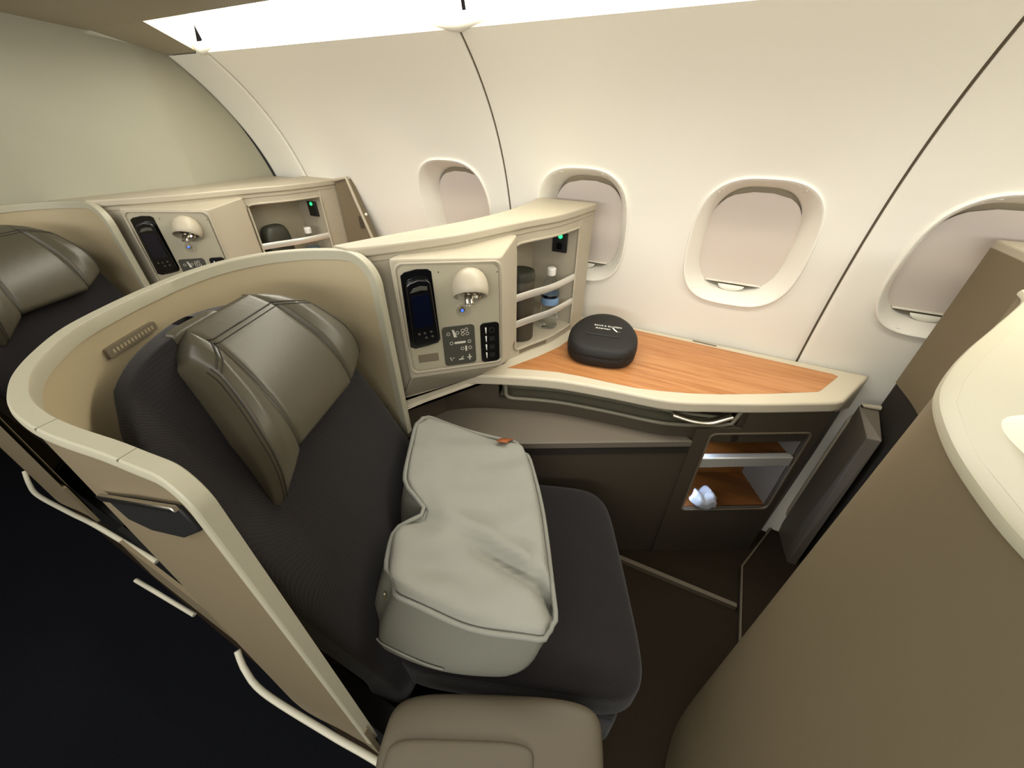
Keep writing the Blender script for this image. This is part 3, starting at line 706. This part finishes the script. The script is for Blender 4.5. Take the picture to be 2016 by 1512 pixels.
def make_seat(label, group):
    root = empty('aircraft_seat', (-.192, .526, 0), SA, label=label, cat='airline seat', group=group)
    def cu(x, y, z):
        z += .012 * math.cos(min(1, abs(y / .26)) * math.pi / 2) if z > .38 else 0
        if x > 0: x += -.06 * (y / .27) * min(1, x / .2) * .5
        return x, y, z
    rounded_block('seat_cushion', (-.05, .003, .385), (.55, .545, .150), 'navy', root, p=7, fn=cu, nu=64, nv=30)
    rounded_block('leg_rest', (.165, .003, .22), (.10, .535, .26), 'navy2', root, p=6)
    rounded_block('seat_base', (-.1, 0, .16), (.50, .46, .30), 'mblack', root, p=8)
    # backrest: slab from the cushion to the shell, reclined
    def bx(z): return float(np.interp(z, [.40, .60, .80, .92, 1.0, 1.06, 1.12], [-.265, -.345, -.425, -.482, -.530, -.566, -.592]))
    def back(i, j):
        th = 2 * math.pi * i / 64; zz = .30 + .835 * math.sin(j / 47 * math.pi / 2) ** 1.0
        tt = max(0, zz - .40) / .735; e = 2 / 6
        ww = .245 * (1 if tt < .72 else math.sqrt(max(0.003, 1 - ((tt - .72) / .2805) ** 2.4)))
        cc, sn = math.cos(th), math.sin(th)
        y = -.048 + ww * math.copysign(abs(sn) ** e, sn); tk = .055 - .037 * max(0, min(1, (zz - .8) / .28)); dx = tk * math.copysign(abs(cc) ** e, cc)
        wg = .045 * max(0, (abs(y + .038) - .16) / .08) * (1 if y < 0 else 0) * max(0, min(1, (zz - .7) / .2)) if zz > .7 else 0
        return (bx(zz) - tk + dx + wg, y, zz)
    br = grid('backrest', 64, 48, back, 'navy', root, close_u=True, angle=80)
    # headrest
    NU, NV = 81, 41
    SK = [0, .40, .46, .60, .74, .80, .90, 1.0]; YK = [0, .100, .106, .138, .168, .176, .186, .184]
    XT = [0, 0, .003, .028, .036, .028, -.002, -.030]; XB = [0, 0, .000, -.002, -.006, -.012, -.022, -.040]
    def hf(s_, v):
        a_ = abs(s_); y = -.012 + math.copysign(float(np.interp(a_, SK, YK)), s_)
        xo = float(np.interp(a_, SK, XT)) * v + float(np.interp(a_, SK, XB)) * (1 - v)
        low = max(0, a_ - .42) / .58; dl = .072 if s_ < 0 else -.045
        if s_ > 0: y *= .93
        else: y *= 1 - .27 * v
        z = .925 + .208 * v - dl * (1 - v) * min(1, low * 1.5) - .060 * v * low ** 1.5
        x = -.436 - .126 * v ** 1.25 + .022 * math.sin(math.pi * min(1, v)) + xo
        x -= .010 * math.exp(-((a_ - .43) / .022) ** 2)
        y *= 1 - .10 * max(0, v - .55) / .45
        x -= .024 * max(0, (v - .88) / .12) ** 2; x -= .012 * max(0, (.08 - v) / .08) ** 2
        return Vector((x, y, z))
    vs = []; fs = []
    for i in range(NU):
        for j in range(NV): vs.append(hf(-1 + 2 * i / (NU - 1), j / (NV - 1)))
    nf = len(vs)
    for i in range(NU):
        for j in range(NV):
            v = j / (NV - 1); q = hf(-1 + 2 * i / (NU - 1), v)
            vs.append(Vector((min(-.487 - .105 * v ** 1.3, q.x - .012), q.y * .95, q.z)))
    for i in range(NU - 1):
        for j in range(NV - 1):
            a = i * NV + j; fs.append((a, a + NV, a + NV + 1, a + 1)); fs.append((nf + a, nf + a + 1, nf + a + NV + 1, nf + a + NV))
    for i in range(NU - 1):
        for j in (0, NV - 1): a = i * NV + j; fs.append((a, a + NV, nf + a + NV, nf + a))
    for j in range(NV - 1):
        for i in (0, NU - 1): a = i * NV + j; fs.append((a, a + 1, nf + a + 1, nf + a))
    hr = obj('headrest', vs, fs, 'leather', root, angle=180)
    for vv, r_ in ((.93, .0013), (.905, .0009)):
        tube('headrest_seam', [hf(u, vv) + Vector((.0004, 0, .0003)) for u in np.linspace(-.72, .72, 50)], r_, 'stitch', hr, n=6)
    for sgn in (-1, 1):
        for off, r_ in ((0, .0013), (.04, .0009)):
            tube('headrest_seam', [hf(sgn * (.75 + off), .95 - .93 * t) + Vector((.0004, sgn * .0002, 0)) for t in np.linspace(0, 1, 24)], r_, 'stitch', hr, n=6)
    rounded_block('headrest_bracket', (-.600, -.050, 1.115), (.022, .10, .045), 'leather', hr, p=6)
    # aisle armrest
    def arm(x, y, z):
        return x, y + .09 * (x + .1) - (.03 * (x + .02) if x > -.02 else 0), z + .05 * x
    ar = rounded_block('armrest', (-.060, -.375, .475), (.40, .140, .075), 'leather2', root, p=4.6, fn=arm, nu=56)
    rounded_block('armrest_pad', (-.11, -.412, .502), (.26, .070, .040), 'leather2', ar, p=5, fn=arm)
    return root
seat = make_seat('navy cloth seat with taupe leather headrest, grey zip bag on its cushion', 'aircraft seats')

# ------------------------------------------------------------------ bag on the seat
def make_bag():
    root = empty('bedding_bag', (-.22, .45, .46), label='grey cotton zip bag with tan tag lying on the navy seat', cat='bag')
    O = Vector((-.22, .45, .46))
    def SW(f, l, z): return Vector((math.cos(SA) * f - math.sin(SA) * l, math.sin(SA) * f + math.cos(SA) * l, z)) - O
    # corner positions: aisle-back, aisle-front, window-front, window-back
    top = [SW(-.300, .350, .655), SW(.050, .318, .605), SW(-.062, .800, .640), SW(-.350, .765, .755)]
    bot = [SW(-.350, .318, .478), SW(-.035, .300, .468), SW(-.05, .770, .468), SW(-.32, .745, .478)]
    def loop(C4, bulge, n=24):
        out = []
        cen = sum(C4, Vector()) / 4
        for k in range(4):
            a, b = C4[k], C4[(k + 1) % 4]
            for i in range(n):
                t = i / n; p = a.lerp(b, t); d = (p - cen); d.z = 0; d.normalize()
                # round the corners a little and let the sides bow
                cr = .030 * (math.exp(-(t / .06) ** 2) + math.exp(-((1 - t) / .06) ** 2))
                out.append(p + d * (bulge[k] * math.sin(math.pi * t) - cr))
        return out
    n = 24
    TL = loop(top, [.012, .010, .004, .0], n)
    # piping runs wavy; there is a deep dent on the backrest side
    for i, p in enumerate(TL):
        k, t = divmod(i, n); t /= n
        if k == 3:                      # window-back -> aisle-back
            g = math.exp(-((t - .60) / .085) ** 2); p += Vector((math.cos(SA), math.sin(SA), 0)) * .060 * g
            p.z -= .012 * g
        if k == 0: p.z += .010 * math.sin(t * 9) - .006
        if k == 1: p.z += -.006 * math.sin(t * 7)
        if k == 2: p.z += -.020 * math.sin(math.pi * t) ; p += (TL[0] - TL[0])
    rows = []
    ML = []
    BL = loop(bot, [.02, .02, .0, .0], n)
    for s in range(1, 9):
        t = s / 9; rr = []
        for p, q in zip(TL, BL):
            v = p.lerp(q, t); d = (v - (TL[0] + TL[48]) / 2); d.z = 0; d.normalize()
            rr.append(v + d * .022 * math.sin(math.pi * t) ** .8)
        ML.append(rr)
    # underside centre ring and the cloth top as concentric rings
    N = 4 * n
    cenB = sum(BL, Vector()) / N; vs = []; fs = []
    loops = [TL] + ML + [BL] + [[p.lerp(cenB, .5) - Vector((0, 0, .0)) for p in BL], [p.lerp(cenB, .98) for p in BL]]
    for L in loops: vs += L
    for l in range(len(loops) - 1):
        for i in range(N): fs.append((l * N + i, l * N + (i + 1) % N, (l + 1) * N + (i + 1) % N, (l + 1) * N + i))
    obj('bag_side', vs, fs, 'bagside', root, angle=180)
    # top cloth: rings shrinking to the centre with wrinkles
    cenT = sum(TL, Vector()) / N; vs = []; fs = []
    f_ax = Vector((math.cos(SA), math.sin(SA), 0)); l_ax = Vector((-math.sin(SA), math.cos(SA), 0))
    def wr(p, t):
        w = p + O; F_ = w.x * f_ax.x + w.y * f_ax.y; L_ = w.x * l_ax.x + w.y * l_ax.y
        h = .026 * math.sin(min(1, t * 1.3) * math.pi / 2)
        # main cross fold towards the aisle front corner, small creases elsewhere
        e = min(1, t * 6)
        c1 = (L_ - .455 + .35 * (F_ + .12) ** 2 * 3 + .30 * (F_ + .1)); h -= e * .030 * math.exp(-(c1 / .017) ** 2) * (1 / (1 + math.exp(-(F_ + .14) / .02)))
        h += e * .014 * math.exp(-((c1 - .035) / .02) ** 2)
        c2 = (F_ - .02 + .5 * (L_ - .40)); h -= e * .018 * math.exp(-(c2 / .014) ** 2) * (1 / (1 + math.exp((L_ - .47) / .02)))
        g = math.exp(-((F_ + .26) / .05) ** 2 - ((L_ - .515) / .035) ** 2); h -= e * .034 * g
        g = math.exp(-((F_ + .20) / .06) ** 2 - ((L_ - .40) / .02) ** 2); h -= e * .010 * g
        for a, b, ph, am, fr_ in ((.8, .3, .3, .0030, 50), (-.3, .9, 1.2, .0026, 64), (.5, -.7, 2.2, .0020, 95)):
            h += e * am * math.sin(fr_ * (a * F_ + b * L_) + ph + 2 * math.sin(9 * F_ + 7 * L_)) * math.exp(-((F_ + .1) ** 2 * 4))
        for q in (.60, .635, .68): h -= .004 * math.exp(-((L_ - q - .1 * (F_ + .3)) / .006) ** 2) * math.exp(-((F_ + .31) / .05) ** 2) * e
        return p + Vector((0, 0, h - .004))
    # Coons patch over the four edges of the piping loop
    K = 49; m4 = 4 * n
    def edge(k, t):
        x = k * n + t * n; i0 = int(math.floor(x)); fr_ = x - i0
        return TL[i0 % m4].lerp(TL[(i0 + 1) % m4], fr_)
    for i in range(K):
        for j in range(K):
            u, v = i / (K - 1), j / (K - 1)
            b0, b1 = edge(0, u), edge(2, 1 - u); c1, c0 = edge(1, v), edge(3, 1 - v)
            p = b0 * (1 - v) + b1 * v + c0 * (1 - u) + c1 * u - (TL[0] * ((1 - u) * (1 - v)) + TL[n] * (u * (1 - v)) + TL[2 * n] * (u * v) + TL[3 * n] * ((1 - u) * v))
            t = min(1, 2.2 * math.sqrt(max(0, u * (1 - u))) * math.sqrt(max(0, v * (1 - v))) * 2)
            vs.append(wr(p, t))
    for i in range(K - 1):
        for j in range(K - 1): fs.append((i * K + j, (i + 1) * K + j, (i + 1) * K + j + 1, i * K + j + 1))
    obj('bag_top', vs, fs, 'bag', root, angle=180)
    pt = []
    for i, p in enumerate(TL):
        d = p - cenT; d.z = 0; d.normalize(); pt.append(p + d * .004 + Vector((0, 0, .002)))
    tube('piping', pt, .0055, 'piping', root, closed=True, n=8)
    z_ = [BL[i].lerp(TL[i], .32) + (BL[i] - cenB).normalized() * .022 for i in range(2, 13)]
    tube('zipper', z_, .0022, 'piping', root, n=6)
    q = BL[0].lerp(TL[0], .86); d = (BL[0] - cenB); d.z = 0; d.normalize()
    tube('zip_pull', [q + d * .020, q + d * .022 + Vector((0, 0, -.012)), q + d * .023 + Vector((.004, 0, -.026))], .0026, 'zip', root, n=8)
    # tan leather tag folded over the window-side edge
    i0 = 2 * n + 0
    a = TL[2 * n + 3]; b_ = TL[2 * n + 6]
    inn = (cenT - a); inn.z = 0; inn.normalize()
    e = (b_ - a).normalized(); upv = Vector((0, 0, 1))
    vs = []; 
    prof = [(-.012, -.010), (-.008, .004), (.0, .0095), (.010, .019), (.026, .030), (.046, .040)]
    for s_ in (0, 1):
        for (q, h) in prof: vs.append(a + e * (.028 * s_) + inn * q + upv * h)
    m_ = len(prof)
    o = obj('leather_tag', vs, [(i, i + 1, m_ + i + 1, m_ + i) for i in range(m_ - 1)], 'tan', root)
    so = o.modifiers.new('solid', 'SOLIDIFY'); so.thickness = .0018; so.offset = 1
    return root
bag = make_bag()

# ------------------------------------------------------------------ headphone case on the table
def make_case():
    yaw = R(10); C0 = Vector((-.254, 1.168, .7432))
    root = empty('headphone_case', C0, yaw, label='black zip-up headphone case with white lettering on the oak tabletop', cat='case')
    def outline(n=72):
        out = []
        for k in range(n):
            th = 2 * math.pi * k / n; c, s = math.cos(th), math.sin(th)
            p = 2.9 if s < 0 else 2.15
            x = .114 * math.copysign(abs(c) ** (2 / p), c); y = (.118 if s > 0 else .112) * math.copysign(abs(s) ** (2 / p), s)
            x *= 1 - .16 * max(0, y / .11)
            out.append((x, y))
        return out
    OL = outline(); n = len(OL)
    def zt(y): return .084 + .16 * y
    prof = [(.86, 0.0), (.94, .05), (.985, .18), (1.0, .40), (1.0, .48), (.985, .50), (.985, .53), (1.0, .55), (.995, .68), (.965, .84), (.91, .93), (.80, .975), (.55, 1.0), (.25, 1.01), (.01, 1.012)]
    def f(i, j):
        k, h = prof[i]; x, y = OL[j]; return (x * k, y * k, zt(y * k) * h)
    grid('shell', len(prof), n, f, 'case', root, close_v=True, angle=60)
    tube('zipper', [(x * .992, y * .992, zt(y) * .515) for x, y in OL], .0022, 'mblack', root, closed=True, n=6)
    sl = -.0175
    F = Frame((0, 0, .0853), (1, 0, 0), (0, -.16, 1), up=(0, 1, .16))
    def hz(y): return zt(y) * 1.012 - .0745
    text('lettering', 'BANG & OLUFSEN', F, .010, .020, .0108, 'white', root, d=.0008)
    text('lettering', 'American', F, -.006, .005, .0122, 'white', root, d=.0006, sh=.2)
    plate('bird_mark', F, [(.024, .014), (.029, .014), (.044, -.004), (.040, -.005), (.034, .001)], -.0014, .0012, 'white', root)
    plate('bird_mark', F, [(.047, -.002), (.053, -.003), (.051, -.005), (.046, -.005)], -.0014, .0012, 'greylabel', root)
    tube('pull_slot', [(x, -.030, .0802) for x in np.linspace(-.055, .055, 12)], .0040, 'mblack', root, n=8, rz=.0022)
    return root
case = make_case()

# ------------------------------------------------------------------ things in the console niche
def make_bottle(x, y, z, label):
    root = empty('water_bottle', (x, y, z), label=label, cat='bottle', group='small water bottles')
    r = .031
    pr = [(.010, .003), (.023, .0), (.030, .004), (r, .012), (r, .040), (.0294, .045), (r, .050), (r, .075), (.0294, .080), (r, .085), (r, .140), (.029, .150), (.022, .170), (.0140, .188), (.0120, .202)]
    lathe('bottle_body', pr, (0, 0, 0), 'bottle', root, n=32)
    lathe('bottle_cap', [(.0145, .194), (.0150, .196), (.0150, .216), (.0125, .219)], (0, 0, 0), 'cap', root, n=28)
    lathe('bottle_label', [(r + .0005, .092), (r + .0008, .093), (r + .0008, .128), (r + .0005, .129)], (0, 0, 0), 'label', root, n=32)
    lathe('bottle_label_band', [(r + .0009, .118), (r + .0013, .119), (r + .0013, .128), (r + .0009, .129)], (0, 0, 0), 'screen', root, n=32)
    return root
bottle = make_bottle(-.472, 1.212, .7725, 'small clear water bottle behind the chrome rails beside the oak tabletop')
can = empty('round_canister', (-.530, 1.092, .7725), label='tall round charcoal canister in the console niche behind chrome rails', cat='canister')
lathe('canister_body', [(.043, 0), (.045, .003), (.045, .215), (.043, .219)], (0, 0, 0), 'canister', can, n=40)
lathe('canister_lid', [(.046, .210), (.046, .228), (.044, .236), (.036, .239), (.034, .2375)], (0, 0, 0), 'olive', can, n=40)

# crumpled clear packet in the cabinet niche
LDx, LDy = .8790, .4768
pk = empty('snack_packet', (.205, 1.100, .2625), label='crumpled clear plastic packet on the lowest cabinet shelf', cat='packet')
rng = random.Random(7)
def pkf(x, y, z):
    k = 1 + .16 * math.sin(130 * x + 40 * z) * math.cos(95 * y + 60 * z) + .05 * math.sin(260 * x * y * 9 + z * 300)
    return (x * k, y * k, max(0.0, z * (1 + .18 * math.sin(120 * x + 80 * y))))
rounded_block('packet_film', (0, 0, .036), (.085, .07, .068), 'wrap', pk, p=2.6, fn=pkf, nu=40, nv=20)
rounded_block('packet_core', (0.004, 0, .028), (.050, .045, .044), 'bagside', pk, p=3, nu=20, nv=12)

# ------------------------------------------------------------------ copies for the row behind (towards the bulkhead)
P = 1.205
def moved(o, dx, label, keep=None):
    c = copy_tree(o, keep=keep); c.location = Vector(o.location) + Vector((dx, 0, 0)); c['label'] = label
    return c
sh0, *_r0 = build_shell([(x - P, y) for x, y in SHELL], 0.038, 0.075, 0.80, 0.655, 'privacy shell with cream rim at far left, against the grey bulkhead', group='seat privacy shells')
add_sill(sh0, -P, (SHELL[10][0] - P, SHELL[10][1]), -.75)
moved(seat, -P, 'navy seat with leather headrest at the left edge, nearest the bulkhead', keep=lambda c: not c.name.startswith('armrest'))
con0 = moved(console, -P, 'cream side console in the row against the grey bulkhead')
moved(handset, -P, 'black handset docked in the console next to the bulkhead')
moved(bottle, -P, 'small clear water bottle in the niche of the rear console by the bulkhead')
pouch = rounded_block('amenity_pouch', (0, 0, .125), (.080, .115, .250), 'olive', None, p=4)
pouch.location = (-.523 - P, 1.085, .7725)
props(pouch, 'dark olive amenity pouch standing in the niche of the rear console', 'pouch')

# ------------------------------------------------------------------ row ahead (right side of the picture)
S2 = [(.492, .975), (.476, .919), (.392, .770), (.324, .652), (.279, .563), (.254, .496), (.243, .42), (.2445, .354), (.254, .300), (.285, .215), (.34, .14), (.42, .085), (.52, .052), (.65, .045), (.80, .049)][::-1]
sh2, at2, LT2, sg2 = build_shell(S2, 0.038, 0.0, 0.42, .03, zlow=.02, org=8, wd=((0, 1), (.030, .030)), label= 'large taupe shell back filling the right edge of the picture', group='seat privacy shells')
moved(console, 1.197, 'side console of the row ahead, its tall taupe back showing at right')
moved(seat, P - .02, 'navy seat of the row ahead, enclosed by the taupe shell at the right edge')
moved(handset, 1.197, 'black handset docked in the console of the row ahead')
# cream deck between the shell rim and the console top
dk = [(.258, .44), (.268, .50), (.292, .558), (.335, .640), (.40, .752), (.48, .895), (.53, .97), (.60, .95), (.60, .80), (.56, .68), (.50, .61), (.42, .575), (.36, .545), (.325, .505), (.300, .450), (.292, .40), (.292, .33), (.262, .33), (.255, .40)]
o = prism('deck_plate', [(x - S2[8][0], y - S2[8][1]) for x, y in dk], 1.145, 1.1722, 'shell', sh2, bevel=.002)
pl = rounded_block('white_pillow', (0, 0, 0), (.16, .30, .34), 'pillow', None, p=2.6)
pl.location = (.380, .405, 1.040); pl.rotation_euler = (0, R(-8), R(22))
props(pl, 'white pillow standing inside the shell at the right edge', 'pillow')

# ------------------------------------------------------------------ footwell details
kb = prism('kick_strip', [(-.02, .918), (.40, .929), (.40, .944), (-.02, .935)], 0, .022, 'kick'); props(kb, 'brown kick strip on the floor below the console niche', 'floor trim')
ft = empty('footwell_platform', (.412, .9, 0), label='low dark brown platform on the floor ahead of the seat, thin trim along its edge', cat='platform')
prism('platform_board', [(0, -.60), (.60, -.60), (.60, .36), (.13, .52), (.0, .20)], 0, .022, 'carpet2', ft, bevel=.002)
tube('platform_trim', [(0, -.60, .024), (0, .20, .024), (.13, .50, .024)], .005, 'kick', ft, n=6)
db = empty('sidewall_box', (.60, 1.30, 0), label='small tapered box against the sidewall just forward of the oak table', cat='box')
obj('box_body', [(-.060, .055, .664), (-.008, .055, .664), (-.008, -.06, .63), (-.038, -.05, .62), (-.060, .045, .02), (-.008, .045, .02), (-.008, -.10, .02), (-.035, -.10, .02)],
    [(0, 1, 2, 3), (4, 5, 6, 7), (0, 1, 5, 4), (1, 2, 6, 5), (2, 3, 7, 6), (3, 0, 4, 7)], 'ledge', db, smooth=False, bevel=.002)
tube('box_edge', [(-.058, .06, .03), (-.058, .058, .60), (-.05, .055, .668), (-.008, .055, .672)], .008, 'console', db, n=8)

# wedge-shaped cover beside the rear console
wc = empty('wedge_cover', (-1.50, 1.35, .742), label='brown wedge-shaped cover with small latch recess beside the rear console and sidewall', cat='cover')
WF = Frame((0, 0, 0), (1, 0, 0), (0, -1, 0))
wp = [(-.085, .425), (-.005, .440), (.020, .360), (.075, .205), (.115, .06), (.125, .002), (-.085, .002)]
plate('cover_panel', WF, wp, -.030, .004, 'outer', wc, bevel=.003)
tube('cover_edge', [(-.085, -.006, .430), (-.005, -.006, .445), (.022, -.006, .362), (.079, -.006, .206), (.119, -.006, .06), (.130, -.006, .006)], .007, 'console', wc, n=8)
plate('latch_recess', WF, shift(rrect(.026, .052, .003), .030, .265), .003, .0055, 'cab', wc)
lathe('stud', [(.006, 0), (.006, .004), (.004, .007)], (.075, -.008, .305), 'handle', wc, axis=(0, -1, 0), n=16)
